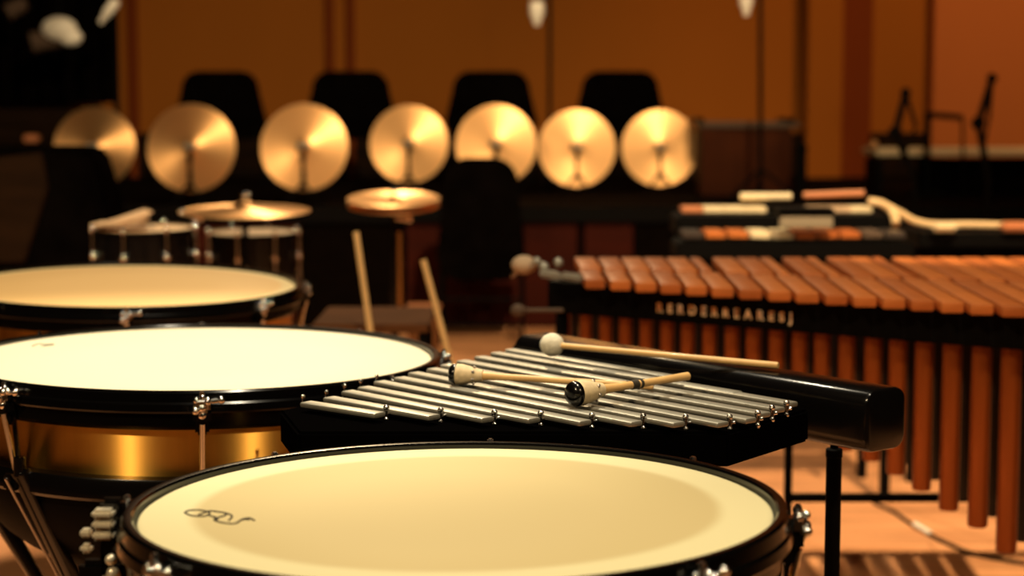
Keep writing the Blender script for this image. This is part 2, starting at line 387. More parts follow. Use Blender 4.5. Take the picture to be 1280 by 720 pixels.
# mallets
def mallet(label, a, d_end, hr=.014, kind='plug'):
    """a: head centre, d_end: butt end of the shaft"""
    a, e = V(a), V(d_end); d = (e-a).normalized(); L = (e-a).length; k = hr/.014
    t = thing('mallet', label, 'mallet', (a.x, a.y, a.z), None)
    if kind == 'plug':
        b = bm_(); shaft(b, a, [(0, .010), (.006*k, .012), (.0062*k, .03), (.0048*k, .06), (.0044*k, L*.7), (.0050*k, L-.002), (.004, L), (0, L)], d); part('shaft', b, 'stick', t)
        b = bm_(); shaft(b, a-d*.012*k, [(.0115*k, 0), (hr, .002*k), (hr*1.04, .012*k), (hr*.8, .028*k), (.0078*k, .042*k), (0, .043*k)], d, 32); part('wrapped_head', b, 'cream', t)
        b = bm_(); shaft(b, a-d*.0135*k, [(0, -.005*k), (.006*k, -.0045*k), (.0105*k, -.003*k), (.0136*k, .0005*k), (.0146*k, .005*k), (.0135*k, .009*k), (0, .009*k)], d, 32); part('black_core', b, 'black', t)
        b = bm_()
        for m in range(7):
            q = a+d*.018*k+Quaternion(d, m*.9) @ (d.orthogonal().normalized()*.0115*k); ball(b, q, .0024, seg=8)
        part('stitching', b, 'steel', t)['kind'] = 'stuff'
        b = bm_(); q = a+d*L*(.86 if k < 1.1 else .45); rod(b, q, q+d*.012, .0056*k); rod(b, q+d*.015, q+d*.02, .0055*k); part('binding', b, 'ink', t)
    else:
        b = bm_(); shaft(b, a, [(0, .008), (.0046, .01), (.0046, L*.5), (.0052, L-.002), (.0042, L), (0, L)], d); part('shaft', b, 'stick', t)
        b = bm_(); shaft(b, a-d*hr, [(0, 0), (hr*.45, hr*.08), (hr*.78, hr*.35), (hr*.97, hr*.75), (hr, hr), (hr*.96, hr*1.3), (hr*.75, hr*1.7), (hr*.4, hr*1.95), (0, hr*2)], d, 32); part('felt_head', b, 'felt', t)
    return t
zt = VZ
mallet('long pale mallet with dark-tipped head, left of the two crossed on metal bars',
       atz(577, 468, zt+.016), atz(817, 483, zt+.008), .0145)
mallet('short looking wooden mallet with round black face, nearest of the two crossed on metal bars',
       atz(727, 491, zt+.019), atz(861, 470, zt+.023), .0165)
mallet('round white felt mallet with long pale stick resting along the black end rail',
       atz(690, 431, .87+.013), atz(973, 457, .87+.008), .0185, 'ball')

# ================================================================ MARIMBA
MZ = .87
mr = thing('marimba', 'large rosewood-bar marimba with orange-brown tube resonators and black rail, at right', 'marimba', (.7, 3.9, 0))
near_c = [744, 776, 808, 839, 871, 904, 939, 975, 1010, 1046, 1082, 1118, 1154, 1191, 1228, 1268, 1309, 1352, 1396, 1442, 1490]
def near_y(px): return 348+(px-733)*34/530
FAR = 4.42
for i, px in enumerate(near_c):
    n0 = atz(px, near_y(px), MZ); fx = n0.x+.10*(n0.x-.29)
    f0 = V((fx, FAR, MZ)); w = .043+.003*random.random()
    mid = n0.lerp(f0, .475)
    b = bm_(); beam(b, n0+V((0, 0, -.011)), mid+V((0, 0, -.011)), w, .022, .003); part('wooden_bar', b, 'rose' if i % 3 else 'bar_dark', mr)
    # raised rear row
    if i < len(near_c)-1:
        n1 = atz(near_c[i+1], near_y(near_c[i+1]), MZ); nn = n0.lerp(n1, .13); ff = V((nn.x+.10*(nn.x-.29), FAR, MZ))
        wr = w+.006
        if i in (5, 8, 10, 13): wr = w*.56; ff.x -= .010; nn.x -= .008
        s = nn.lerp(ff, .485)+V((0, 0, .002))
        b = bm_(); beam(b, s+V((0, 0, -.010)), ff+V((0, 0, -.008)), wr, .022, .003); part('wooden_bar', b, 'bar_dark' if i % 2 else 'rose', mr)
r0 = atz(692, 352, .848); r1 = atz(1440, 352+748*34/530+3, .848)
b = bm_(); prism(b, [r0, r1, r1+V((0, 0, -.073)), r0+V((0, 0, -.073))], (0, .02, 0), .003); fr = part('front_rail', b, 'blackmat', mr)
b = bm_(); box(b, ((.25+1.85)/2, FAR+.03, .815), (1.7, .02, .07), .003)
part('rear_rail', b, 'blackmat', mr)
# lettering on the rail
tx = bpy.data.curves.new('lettering', 'FONT'); tx.body = 'RERDERREARESJ'; tx.size = .028; tx.extrude = .0008; tx.space_character = 2.0; tx.offset = .0009
to = bpy.data.objects.new('tmp', tx); C.objects.link(to); bpy.context.view_layer.update()
me = bpy.data.meshes.new_from_object(to.evaluated_get(bpy.context.evaluated_depsgraph_get())); bpy.data.objects.remove(to)
rd = (r1-r0); rd.z = 0; rd.normalize()
def on_rail(px, py):
    nrm = V((rd.y, -rd.x, 0)); d = ray(px, py); k = (r0-CAM).dot(nrm)/d.dot(nrm); return CAM+d*k
t0 = on_rail(821, 389.5); t1 = on_rail(990, 403)
wd = max(v.co.x for v in me.vertices)
Mx = Matrix((rd, V((0, 0, 1)), V((rd.y, -rd.x, 0)))).transposed().to_4x4(); Mx.translation = t0+V((rd.y, -rd.x, 0))*.001
sx = (t1-t0).length/wd
b = bmesh.new(); b.from_mesh(me); b.transform(Mx @ Matrix.Diagonal((sx, 1, 1, 1))); part('lettering', b, 'letter', fr, smooth=False)
# resonators
tc_ = [706, 732, 757, 782, 808, 834, 860, 887, 915, 942, 971, 1000, 1028, 1059, 1092, 1123, 1156, 1191, 1228, 1265, 1304, 1344]
tb_ = {1092: 575, 1123: 592, 1156: 612, 1191: 637, 1228: 658, 1265: 689, 1304: 715, 1344: 740, 1059: 562, 1028: 548}
def rail_y(px): return on_rail(px, 420).y
for px in tc_:
    y = rail_y(px)+.055; c = aty(px, 430, y); r_ = .0145+.0065*(px-706)/560
    zb = aty(px, tb_[px], y).z if px in tb_ else .60+.05*(1000-px)/300
    b = bm_(); lathe(b, [(0, 0), (r_*.9, 0), (r_, .003), (r_, .80-zb), (r_*.85, .80-zb), (0, .80-zb-.001)], 24, Matrix.Translation((c.x, y, zb))); part('resonator_tube', b, 'tube', mr)
for i in range(len(tc_)-1):
    px = (tc_[i]+tc_[i+1])/2; 
    y = rail_y(px)+.055+.14; c = aty(px-2, 430, y); r_ = .0125+.0075*(px-706)/560
    tb2 = 530 if tc_[i] not in tb_ else tb_[tc_[i]]-14
    zb = max(.3, aty(px, tb2, y).z)
    b = bm_(); lathe(b, [(0, 0), (r_*.9, 0), (r_, .003), (r_, .79-zb), (0, .79-zb)], 20, Matrix.Translation((c.x, y, zb))); part('rear_resonator_tube', b, 'tubedark', mr)
# end frame, legs, brace
b = bm_(); q0 = r0+V((.0, .01, -.036)); q1 = V((.26, FAR+.03, .812)); beam(b, q0, q1, .03, .075, .004); part('end_board', b, 'blackmat', mr)
def mleg(x, y, top, w=.018):
    b = bm_(); beam(b, (x, y, .05), (x, y, top), w, w, .003); shaft(b, (x, y, 0), [(0, 0), (.03, 0), (.032, .03), (.02, .055), (0, .055)], (0, 0, 1)); part('leg', b, 'blackmat', mr)
lx = aty(985, 600, 4.0).x
mleg(lx, 4.0, .80); mleg(r0.x+.02, r0.y+.03, .78, .03); mleg(.26, FAR+.02, .78, .03); mleg(1.62, 3.9, .80)
yb = aty(985, 622, 4.0).z
b = bm_(); beam(b, (lx-.008, 4.0, yb), (1.62, 4.0, yb), .016, .02, .003); beam(b, (1.62, 3.9, yb), (1.62, 4.0, yb), .016, .02, .003)
part('cross_brace', b, 'blackmat', mr)
# cast end brackets of the marimba (pale metal)
b = bm_()
for (px, py, w, h) in ((688, 343, .05, .016), (714, 346, .05, .014)):
    q = aty(px, py, 3.95); box(b, q, (w, .05, h), .005, Matrix.Rotation(.15, 3, 'Y'))
for (px, py, r_) in ((671, 327, .010), (680, 334, .012), (698, 328, .011)): ball(b, aty(px, py, 3.98), r_)
part('end_bracket', b, 'alum', mr)
q = aty(648, 388, 3.95); b = bm_(); ball(b, q, .016, (1.2, 1, .9)); rod(b, q, (r0.x+.02, 3.95, q.z), .005); part('adjusting_knob', b, 'grey', mr)
def yarn(label, px, py, y, r_, ex, ey, m='paper'):
    a = aty(px, py, y); e = aty(ex, ey, y+.05); t = thing('mallet', label, 'mallet', tuple(a))
    b = bm_(); ball(b, a, r_, (1.15, 1, .85)); part('yarn_head', b, 'yarn', t)
    b = bm_(); rod(b, a, e, .005); part('shaft', b, 'steel', t)
yarn('beige yarn mallet head poking out at the left end of the rosewood marimba', 655, 331, 4.02, .026, 640, 345)

# ================================================================ CHAIRS
def chair(label, group, w, h, name='chair'):
    t = thing(name, label, 'chair', (0, 0, 0), group)
    pl = rrect(w*.98, h-.34, .13, 8, w*.82)
    b = bm_(); poly = [V((x, -.24-.10*(z/.5)*0, z+.34)) for x, z in pl]
    prism(b, poly, (0, .03, 0), .006); part('backrest', b, 'blackcloth', t)
    b = bm_(); box(b, (0, 0, .44), (w*.96, .46, .05), .018); part('seat', b, 'blackcloth', t)
    for sx in (-1, 1):
        for sy in (-1, 1):
            b = bm_(); rod(b, (sx*w*.44, sy*.2, .43), (sx*w*.46, sy*.23, 0), .011); part('leg', b, 'blackmat', t)
    b = bm_()
    for z in (.10, .24):
        rod(b, (-w*.45, -.22, z), (w*.45, -.22, z), .009); rod(b, (-w*.45, -.22, z), (-w*.45, .22, z), .009); rod(b, (w*.45, -.22, z), (w*.45, .22, z), .009)
    part('stretcher', b, 'blackmat', t)
    return t
CY = 13.0
specs = [(275, 90, 'leftmost of the four black chairs along the back wall, behind second cymbal'),
         (438, 88, 'second black chair from left along the back wall, between third and fourth cymbals'),
         (614, 95, 'third black chair from left along the back wall, behind the fifth cymbal'),
         (775, 94, 'rightmost black chair along the back wall, behind the last two cymbals')]
c0 = None
for px, py, lab in specs:
    p = aty(px, py, CY-.22)
    if c0 is None: c0 = chair(lab, 'black chairs against the back wall', .68, 1.51-RZ); c0.location = (p.x, CY, RZ)
    else: dup(c0, (p.x, CY, RZ), lab)
p = aty(601, 197, 9.2)
cf = chair('tall black chair on the stage floor in front of riser and fifth cymbal', None, .475, p.z); cf.location = (p.x, 9.44, 0)

# ================================================================ CYMBALS
def cym_profile(R, s=1):
    # thin bronze plate, bell in the middle
    top = [(.006, s*.034), (.018, s*.033), (.034, s*.024), (.042, s*.015), (.05, s*.0125), (R*.5, s*.009), (R*.8, s*.004), (R, 0)]
    return top + [(r, z-.0016) for r, z in reversed(top)] + [top[0]]
def cymbal_on_stand(label, group, R, h, tilt):
    t = thing('suspended_cymbal', label, 'cymbal', (0, 0, 0), group)
    # cymbal axis tilted towards the audience, hollow side facing the stand
    o = bpy.data.objects.new('cymbal', None); bpy.data.objects.remove(o)
    b = bm_(); lathe(b, cym_profile(R), 64)
    c = part('cymbal', b, 'bronze', t); c.location = (0, 0, h); c.rotation_euler = (PI/2+tilt, 0, 0)
    b = bm_(); rod(b, (0, -.055, 0.12), (0, -.055, h-.06), .009); rod(b, (0, -.055, .1), (0, -.055, h*.6), .013); part('stand_pole', b, 'blackmat', t)
    b = bm_(); rod(b, (0, -.06, h-.07), (0, -.028, h-.01), .012); box(b, (0, -.055, h-.055), (.03, .035, .05), .008); part('tilter', b, 'blackmat', t)
    b = bm_(); rod(b, (0, -.06, h-.004), (0, .03, h+.004), .006); ball(b, (-.021, -.05, h+.012), .016, (1, .6, 1)); ball(b, (.021, -.05, h+.012), .016, (1, .6, 1)); rod(b, (-.02, -.05, h+.008), (.02, -.05, h+.008), .007)
    part('wing_nut', b, 'alum', t)
    for k in range(3):
        a = math.radians(90+120*k); b = bm_(); rod(b, (0, -.055, .14), (.12*math.cos(a), -.055+.12*math.sin(a), 0), .007); part('leg', b, 'blackmat', t)
    return t
cy = [(118, 184, 51, -.16, 'leftmost upright cymbal in the row, its lower left hidden by black drape'),
      (239, 185, 55, -.10, 'second upright cymbal from left, in front of the leftmost back chair'),
      (380, 184, 54.5, -.14, 'third upright cymbal from left, pale and brightest of the row'),
      (511, 180, 48.5, -.12, 'fourth upright cymbal from left, above the flat hi-hat'),
      (620, 181, 50, -.12, 'fifth upright cymbal from left, partly behind the tall black front chair'),
      (721, 185, 48, -.11, 'sixth upright cymbal from left, just right of tall black front chair'),
      (825, 185, 47.5, -.10, 'rightmost upright cymbal in the row, beside the red-brown case')]
for px, py, r_, tl, lab in cy:
    y = .255*F/r_; p = aty(px, py, y)
    t = cymbal_on_stand(lab, None, .255, p.z-RZ, tl); t.location = (p.x, y, RZ)
    t['group'] = 'cymbals standing upright in a row'

# ================================================================ FLAT CYMBALS, SMALL DRUMS
def flat_cymbal(name, label, px, py, rpx, R, pole_m='blackmat', two=False, tilt=(0, 0)):
    y = R*F/rpx; p = aty(px, py, y); t = thing(name, label, 'cymbal', (p.x, y, 0))
    Rt = Matrix.Translation(p) @ Matrix.Rotation(tilt[0], 4, 'X') @ Matrix.Rotation(tilt[1], 4, 'Y')
    b = bm_(); lathe(b, cym_profile(R), 64, Matrix.Identity(4)); c = part('cymbal', b, 'bronze', None)
    c.parent = t; c.location = (0, 0, p.z); c.rotation_euler = (tilt[0], tilt[1], 0)
    if two:
        b = bm_(); lathe(b, cym_profile(R, -1), 64); c = part('cymbal', b, 'bronze', None); c.parent = t; c.location = (0, 0, p.z-.008)
        c.rotation_euler = (tilt[0], tilt[1], 0)
    b = bm_(); rod(b, p+V((0, 0, -.02)), p+V((0, 0, .06)), .004); ball(b, p+V((0, 0, .055)), .012); ball(b, p+V((.014, 0, .06)), .006); part('wing_nut', b, 'chrome', t)
    b = bm_(); rod(b, (p.x, y, .15), p+V((0, 0, -.01)), .011); rod(b, (p.x, y, .1), (p.x, y, p.z*.62), .016); part('stand_pole', b, pole_m, t)
    for k in range(3):
        a = math.radians(80+120*k); b = bm_(); rod(b, (p.x, y, .28), (p.x+.26*math.cos(a), y+.26*math.sin(a), .012), .009); part('leg', b, 'blackmat', t)
    return t, p, y
t, p, y = flat_cymbal('crash_cymbal', 'flat crash cymbal on a stand above the small black drums at left', 306, 264, 82, .225, tilt=(.055, .0))
b = bm_(); q = aty(229, 265, y-.02); ball(b, q, .012); rod(b, q, q+V((.06, .03, -.03)), .006); part('clamp', b, 'chrome', t)
t, p, y = flat_cymbal('hi_hat', 'hi-hat pair of cymbals on black pole between the drums and front chair', 492, 257, 58, .175, 'black', True, tilt=(.13, 0))
b = bm_(); rod(b, (p.x+.022, y-.01, .45), (p.x+.022, y-.01, p.z-.1), .009); part('side_rod', b, 'brass', t)  # brass strip beside the pole stands for its warm reflection
b = bm_(); q = V((p.x+.06, y-.03, p.z-.05)); ball(b, q, .012); rod(b, q, (p.x, y, p.z-.05), .006); part('clamp', b, 'chrome', t)

def small_drum(label, px, py, wpx, R, hh, tilt=0):
    y = 2*R*F/wpx; p = aty(px, py, y); t = thing('tom_drum', label, 'drum', (p.x, y, 0))
    T = Matrix.Translation(p) @ Matrix.Rotation(tilt, 4, 'Y') @ Matrix.Rotation(.03, 4, 'X')
    b = bm_(); lathe(b, [(R-.004, -.012), (R-.004, -hh), (R-.02, -hh), (R-.02, -.012)], 48, T); part('shell', b, 'black', t)
    b = bm_(); lathe(b, [(0, -.006), (R-.006, -.006)], 48, T); part('drum_head', b, 'tom', t)
    b = bm_(); lathe(b, [(R-.006, -.02), (R-.006, 0), (R+.002, 0), (R+.003, -.010), (R-.006, -.010)], 64, T)
    lathe(b, [(R-.006, -hh-.006), (R-.006, -hh+.016), (R+.004, -hh+.016), (R+.005, -hh-.006), (R-.006, -hh-.006)], 64, T); part('hoop', b, 'black', t)
    for k in range(8):
        G = T @ Matrix.Rotation(math.radians(-100+45*k), 4, 'Z'); b = bm_(); rod(b, G @ V((R+.011, 0, -hh)), G @ V((R+.011, 0, .006)), .0045)
        ball(b, G @ V((R+.010, 0, .004)), .009); ball(b, G @ V((R+.008, 0, -hh*.5)), .012); part('lug', b, 'chrome', t)
    b = bm_(); rod(b, (p.x, y, .1), p+V((0, 0, -hh)), .014); rod(b, p+V((-R*.8, 0, -hh-.012)), p+V((R*.8, 0, -hh-.012)), .009)
    for k in range(3):
        a = math.radians(90+120*k); rod(b, (p.x, y, .25), (p.x+.24*math.cos(a), y+.24*math.sin(a), .012), .009)
    part('stand', b, 'blackmat', t)
    return t, p, y, T
t, p1, y1, T1 = small_drum('left small black tom drum with folded papers on its head', 180, 284, 128, .165, .16)
small_drum('small black tom drum under the flat crash cymbal', 316, 289, 112, .165, .17)
b = bm_(); T = T1
for k in range(4):
    q = T @ V((-.075+.01*k, .0, .012+.007*k)); box(b, q, (.16-.01*k, .15, .006), .001, Matrix.Rotation(.12*k, 3, 'Z') @ Matrix.Rotation(-.10*k, 3, 'Y'))
tag(part('paper_stack', b, 'paper'), 'crumpled beige paper stack on the left small tom drum', 'paper')

# percussion table behind the middle drum
ty0, ty1, tz = 4.72, 5.15, .665
x0 = aty(398, 400, 4.9).x; x1 = aty(540, 400, 4.9).x
t = thing('percussion_table', 'low brown-topped percussion table with thin black legs behind the middle timpani', 'table', ((x0+x1)/2, 4.93, 0))
b = bm_(); box(b, ((x0+x1)/2, (ty0+ty1)/2, tz-.012), (x1-x0, ty1-ty0, .024), .004); part('table_top', b, 'wood', t)
for xx in (x0+.02, x1-.02):
    for yy in (ty0+.02, ty1-.02):
        b = bm_(); beam(b, (xx, yy, 0), (xx, yy, tz-.024), .02, .02, .003); part('leg', b, 'blackmat', t)
def pole(label, px, py, qx, qy, y, ymid):
    a = aty(px, py, y); q = aty(qx, qy, ymid); d = (q-a); e = a+d*((a.z-.006)/-d.z)
    b = bm_(); rod(b, e, a, .0085); tag(part('wooden_stick', b, 'stick'), label, 'stick')
pole('thin pale wooden stick standing left of the hi-hat pole', 445, 290, 463, 415, 4.69, 4.65)
pole('pale wooden stick leaning just left of the tall black chair, behind the vibraphone', 529, 325, 559, 437, 4.69, 4.66)
# wooden block / crate further back
b = bm_(); q0 = aty(512, 440, 9.0); q1 = aty(548, 385, 9.0); box(b, ((q0.x+q1.x)/2, 8.95, q1.z/2), (q1.x-q0.x, .25, q1.z), .006)
t_ = thing('wooden_crate', 'small brown wooden crate on floor left of the tall black chair', 'crate', ((q0.x+q1.x)/2, 8.95, 0)); part('box_body', b, 'wood', t_)
b = bm_(); box(b, ((q0.x+q1.x)/2, 8.95, q1.z+.008), (q1.x-q0.x+.02, .27, .016), .004); part('lid', b, 'rod', t_)

# ================================================================ LEFT SIDE DARK SHAPES
dy = 6.6
pts = [(-60, 184), (60, 184), (98, 185), (106, 192), (116, 225), (128, 262), (131, 300), (131, 420)]
poly = [aty(*q, dy) for q in pts]; poly = [V((v.x, dy, v.z)) for v in poly]
poly.append(V((poly[-1].x, dy, 0))); poly[-2].z = .4; poly.append(V((poly[0].x, dy, 0)))
t = thing('covered_instrument', 'tall instrument draped in black cloth at the left edge, in front of leftmost cymbal', 'cover', (poly[0].x+.25, dy+.2, 0))
b = bm_(); prism(b, poly, (0, .4, 0), .02); part('cloth_cover', b, 'blackcloth', t)
q = [aty(*a, dy-.02) for a in ((-30, 200), (52, 190), (60, 235), (30, 330), (-30, 330))]
b = bm_(); prism(b, [V((v.x, dy-.02, v.z)) for v in q], (0, .03, 0), .006); part('sheen_panel', b, 'darkwood', t)  # brown sheen on the drape, put in as a dark brown panel
# speaker stack / curtain at upper left
q0 = aty(-40, 178, 13.6); q1 = aty(138, -60, 13.6)
CURT = q1.z+.5
t = thing('black_curtain', 'tall black curtain hanging in the upper left corner', 'curtain', ((q0.x+q1.x)/2, 13.6, RZ))
b = bm_(); n = 40; prof = []
for i in range(n+1):
    x = q0.x+(q1.x-q0.x)*i/n; prof.append(V((x, 13.6+.05*math.sin(i*1.1), 1.28)))
back = [v+V((0, .04, 0)) for v in reversed(prof)]
prism(b, prof+back, (0, 0, q1.z-1.28+.5)); part('curtain_cloth', b, 'blackcloth', t)
b = bm_(); rod(b, (q0.x-.1, 13.62, q1.z+.5), (q1.x+.05, 13.62, q1.z+.5), .03)
rod(b, (q1.x+.02, 13.62, RZ), (q1.x+.02, 13.62, q1.z+.5), .025); rod(b, (q0.x-.06, 13.62, RZ), (q0.x-.06, 13.62, q1.z+.5), .025); rod(b, (q0.x-.1, 13.0, CURT), (q1.x+.05, 13.0, CURT), .03); rod(b, (q1.x+.02, 13.62, CURT), (q1.x+.02, 13.0, CURT), .025); rod(b, (q0.x-.06, 13.62, CURT), (q0.x-.06, 13.0, CURT), .025); part('curtain_frame', b, 'blackmat', t)
# low dark cabinet under it
q0 = aty(-40, 200, 12.6); q1 = aty(100, 136, 12.6)
t = thing('cabinet', 'low dark brown cabinet below the black curtain at left', 'cabinet', ((q0.x+q1.x)/2, 12.6, RZ))
b = bm_(); box(b, ((q0.x+q1.x)/2, 12.7, (RZ+q1.z)/2), (q1.x-q0.x, .4, q1.z-RZ), .01); part('body', b, 'darkwood', t)
b = bm_()
for k in range(3):
    zz = q1.z-.09-.1*k; box(b, ((q0.x+q1.x)/2, 12.49, zz), (q1.x-q0.x-.06, .03, .07), .006)
part('drawer', b, 'darkwood', t)
t2 = thing('red_box', 'small reddish box on the riser edge in front of dark cabinet', 'box', tuple(aty(40, 180, 12.2)))
t2.location = (aty(40, 180, 12.2).x, 12.2, RZ)
# (stands on a slim pedestal)
q = aty(40, 173, 12.2); b = bm_(); box(b, (q.x, 12.2, q.z), (.10, .08, .05), .01); part('box_top', b, M['rod'], t2)
b = bm_(); box(b, (q.x, 12.2, (RZ+q.z-.02)/2), (.05, .05, q.z-.02-RZ), .005); part('pedestal', b, 'blackmat', t2)
# stage lights
def fixture(name, label, px, py, y, r_, L, d, m, hang, lamp=False):
    q = aty(px, py, y); d = V(d).normalized(); t = thing(name, label, 'stage light', tuple(q))
    b = bm_(); shaft(b, q, [(0, 0), (r_*.6, 0), (r_*.9, L*.15), (r_, L*.7), (r_*1.08, L), (r_*.95, L), (r_*.85, L*.8), (0, L*.78)], d); part('housing', b, m, t)
    b = bm_(); rod(b, q+d*L*.4, V((q.x+d.x*L*.4, 13.0, CURT-.031)), .012); part('yoke', b, 'blackmat', t)
    if lamp:
        b = bm_(); ball(b, q+V((-.12, -.08, .03)), .12, (1.1, .6, .75)); ball(b, q+V((-.04, -.08, -.03)), .08, (1.1, .6, .8)); part('front_lens', b, 'white', t)
    return t
fixture('stage_light', 'large blurred grey stage light in front of the black curtain, upper left', 98, 42, 13.0, .075, .34, (-1, -.2, -.22), 'grey', .9, True)
fixture('stage_light', 'small faint stage light nearest the top left corner of the picture', 32, 4, 13.0, .06, .16, (-1, -.5, -.6), 'grey', .6)
q = aty(143, 10, 12.0)
def hanging_mic(label, tip, top, y, pole_px=None, r_=.034):
    a = aty(*tip, y); c = aty(*top, y); t = thing('microphone', label, 'microphone', tuple(a))
    d = (c-a).normalized(); L = (c-a).length
    b = bm_(); shaft(b, a, [(0, 0), (r_*.45, .003), (r_*.6, L*.25), (r_, L*.45), (r_, L*.9), (r_*.7, L), (0, L)], d); part('capsule_body', b, 'white', t)
    if pole_px:
        bx = aty(*pole_px[0], y+.05); tx_ = aty(*pole_px[1], y+.05)
        b = bm_(); rod(b, (bx.x, y+.05, RZ), (tx_.x, y+.05, tx_.z+.4), .014); rod(b, c, (tx_.x, y+.05, c.z+.05), .012); part('stand_pole', b, M['blackmat'], t)
        for k in range(3):
            an = math.radians(90+120*k); b = bm_(); rod(b, (bx.x, y+.05, RZ+.2), (bx.x+.25*math.cos(an), y+.05+.25*math.sin(an), RZ+.012), .01); part('leg', b, 'blackmat', t)
    else:
        b = bm_(); rod(b, c, c+V((.05, 0, 1.2)), .006); part('hanging_cable', b, 'blackmat', t)
    return t
hanging_mic('tilted small white microphone hanging beside the black curtain, upper left', (125, 29), (146, 0), 12.6, None, .036)
hanging_mic('pale microphone on a tall thin stand at top centre, above the sixth cymbal', (671, 32), (671, 2), 11.9, ((687, 230), (687, 0)), .05)
hanging_mic('pale microphone at the top of tall stand right of centre, above the case', (933, 20), (932, -14), 10.6, ((951, 230), (949, 0)), .042)

# ================================================================ RIGHT BACKGROUND
q0 = aty(876, 235, 11.3); q1 = aty(990, 160, 11.3)
t = thing('equipment_case', 'large red-brown equipment case with grey top on riser right of the cymbals', 'case', ((q0.x+q1.x)/2, 11.5, RZ))
b = bm_(); box(b, ((q0.x+q1.x)/2, 11.5, (RZ+q1.z)/2), (q1.x-q0.x, .4, q1.z-RZ), .012); part('body', b, 'case', t)
b = bm_(); box(b, ((q0.x+q1.x)/2+.02, 11.5, q1.z+.02), (q1.x-q0.x+.06, .44, .04), .01); part('lid', b, 'grey', t)
b = bm_()
for sx in (-.3, .28): box(b, ((q0.x+q1.x)/2+sx, 11.5, q1.z+.05), (.05, .46, .03), .006)
part('edge_trim', b, 'blackmat', t)
# black post
q = aty(1002, 186, 10.9); b = bm_(); rod(b, (q.x, 10.9, RZ), (q.x, 10.9, q.z), .035); rod(b, (q.x, 10.9, RZ), (q.x, 10.9, RZ+.03), .12); ball(b, (q.x, 10.9, q.z), .04)
tag(part('short_post', b, 'blackmat'), 'short thick black post right of the red-brown case', 'post')
# black cabinet with pale top at right
q0 = aty(1092, 190, 11.6); q1 = aty(1420, 190, 11.6)
t = thing('covered_table', 'black covered table with pale top edge at the right of the riser', 'table', ((q0.x+q1.x)/2, 11.8, RZ))
b = bm_(); box(b, ((q0.x+q1.x)/2, 11.75, q0.z), (q1.x-q0.x, .5, .045), .01); part('table_top', b, 'cream', t)
x2 = aty(1163, 190, 11.6).x
b = bm_(); box(b, ((x2+q1.x)/2, 11.78, (RZ+q0.z)/2-.02), (q1.x-x2, .4, q0.z-RZ-.05), .01); part('skirt', b, 'blackcloth', t)
b = bm_(); box(b, (q0.x+.04, 11.78, (RZ+q0.z)/2-.02), (.04, .4, q0.z-RZ-.05), .005); part('leg', b, 'blackmat', t)
q = aty(1101, 190, 11.4); b = bm_(); ball(b, (q.x, 11.62, q0.z+.052), .028); tag(part('brass_knob', b, 'bronze'), 'tiny gleaming brass knob at left end of the pale table top', 'knob')
a0 = aty(1160, 143, 11.3); a1 = aty(1203, 147, 11.3)
t = thing('clothes_rail', 'black angular frame standing behind the two boom stands at right', 'frame', (a0.x, 11.3, RZ))
b = bm_(); rod(b, (a0.x, 11.3, RZ), (a0.x, 11.3, a0.z), .022); rod(b, (a0.x-.02, 11.3, a0.z), (a1.x, 11.3, a1.z), .02); rod(b, (a0.x-.12, 11.3, RZ+.015), (a0.x+.12, 11.3, RZ+.015), .015)
part('upright', b, 'blackmat', t)
b = bm_(); rod(b, (a1.x, 11.3, a1.z), (a1.x+.02, 11.3, RZ), .01); part('thin_upright', b, 'blackmat', t)
def boom(label, tip, knee, foot, y, far):
    a, k, f_ = aty(*tip, y), aty(*knee, y), aty(*foot, y); t = thing('boom_stand', label, 'microphone stand', (f_.x, y, 0))
    b = bm_(); rod(b, a, k, .018); rod(b, k, f_, .018); rod(b, (f_.x, y, .2), f_, .016); part('pole', b, 'blackmat', t)
    b = bm_(); ball(b, k, .035); part('joint', b, 'blackmat', t); b = bm_(); ball(b, a, .026); part('tip_joint', b, 'blackmat', t)
    b = bm_(); m_ = aty(*far, y); rod(b, a, m_, .010); rod(b, m_, k+V((.02, 0, -.18)), .007); part('cable', b, 'blackmat', t)
    for j in range(3):
        an = math.radians(90+120*j); b = bm_(); rod(b, (f_.x, y, .3), (f_.x+.15*math.cos(an), y+.15*math.sin(an), .012), .011); part('leg', b, 'blackmat', t)
boom('left bent black boom stand in front of the pale table', (1132, 116), (1119, 166), (1144, 225), 8.6, (1145, 158))
boom('right bent black boom stand at the right edge of picture', (1240, 98), (1223, 154), (1236, 225), 8.6, (1236, 150))

# second keyboard instrument (xylophone) behind the marimba
XY = 5.5
xx0 = aty(852, 296, XY).x; xx1 = aty(1132, 296, XY).x; xz = aty(900, 293, XY).z
t = thing('xylophone', 'small dark framed xylophone with short brown bars behind the marimba', 'xylophone', ((xx0+xx1)/2, XY, 0))
n = 10
for i in range(n):
    x = xx0+(xx1-xx0)*(i+.5)/n; m_ = ('steel', 'rose', 'rose', 'cream', 'cream', 'bar_dark', 'bar_dark', 'bar_dark', 'grey', 'steel')[i]
    b = bm_(); box(b, (x, XY+.06, xz-.002), ((xx1-xx0)/n-.008, .16, .022), .004, Matrix.Rotation(random.uniform(-.03, .03), 3, 'Y')); part('key_bar', b, m_, t)
b = bm_(); box(b, ((xx0+xx1)/2, XY+.06, xz-.05), (xx1-xx0+.04, .22, .06), .008); part('frame', b, 'blackmat', t)
zz = aty(900, 262, XY+.32).z
for i in range(9):
    x = xx0+.03+(xx1-.08-xx0)*(i+.5)/9
    if i in (4, 5): m_ = 'blackmat'
    else: m_ = ('rod', 'cream', 'cream', 'cream', '', '', 'paper', 'paper', 'cream')[i]
    b = bm_(); box(b, (x, XY+.34, zz), ((xx1-xx0)/9-.006, .12, .02), .004); part('raised_key_bar', b, m_, t)
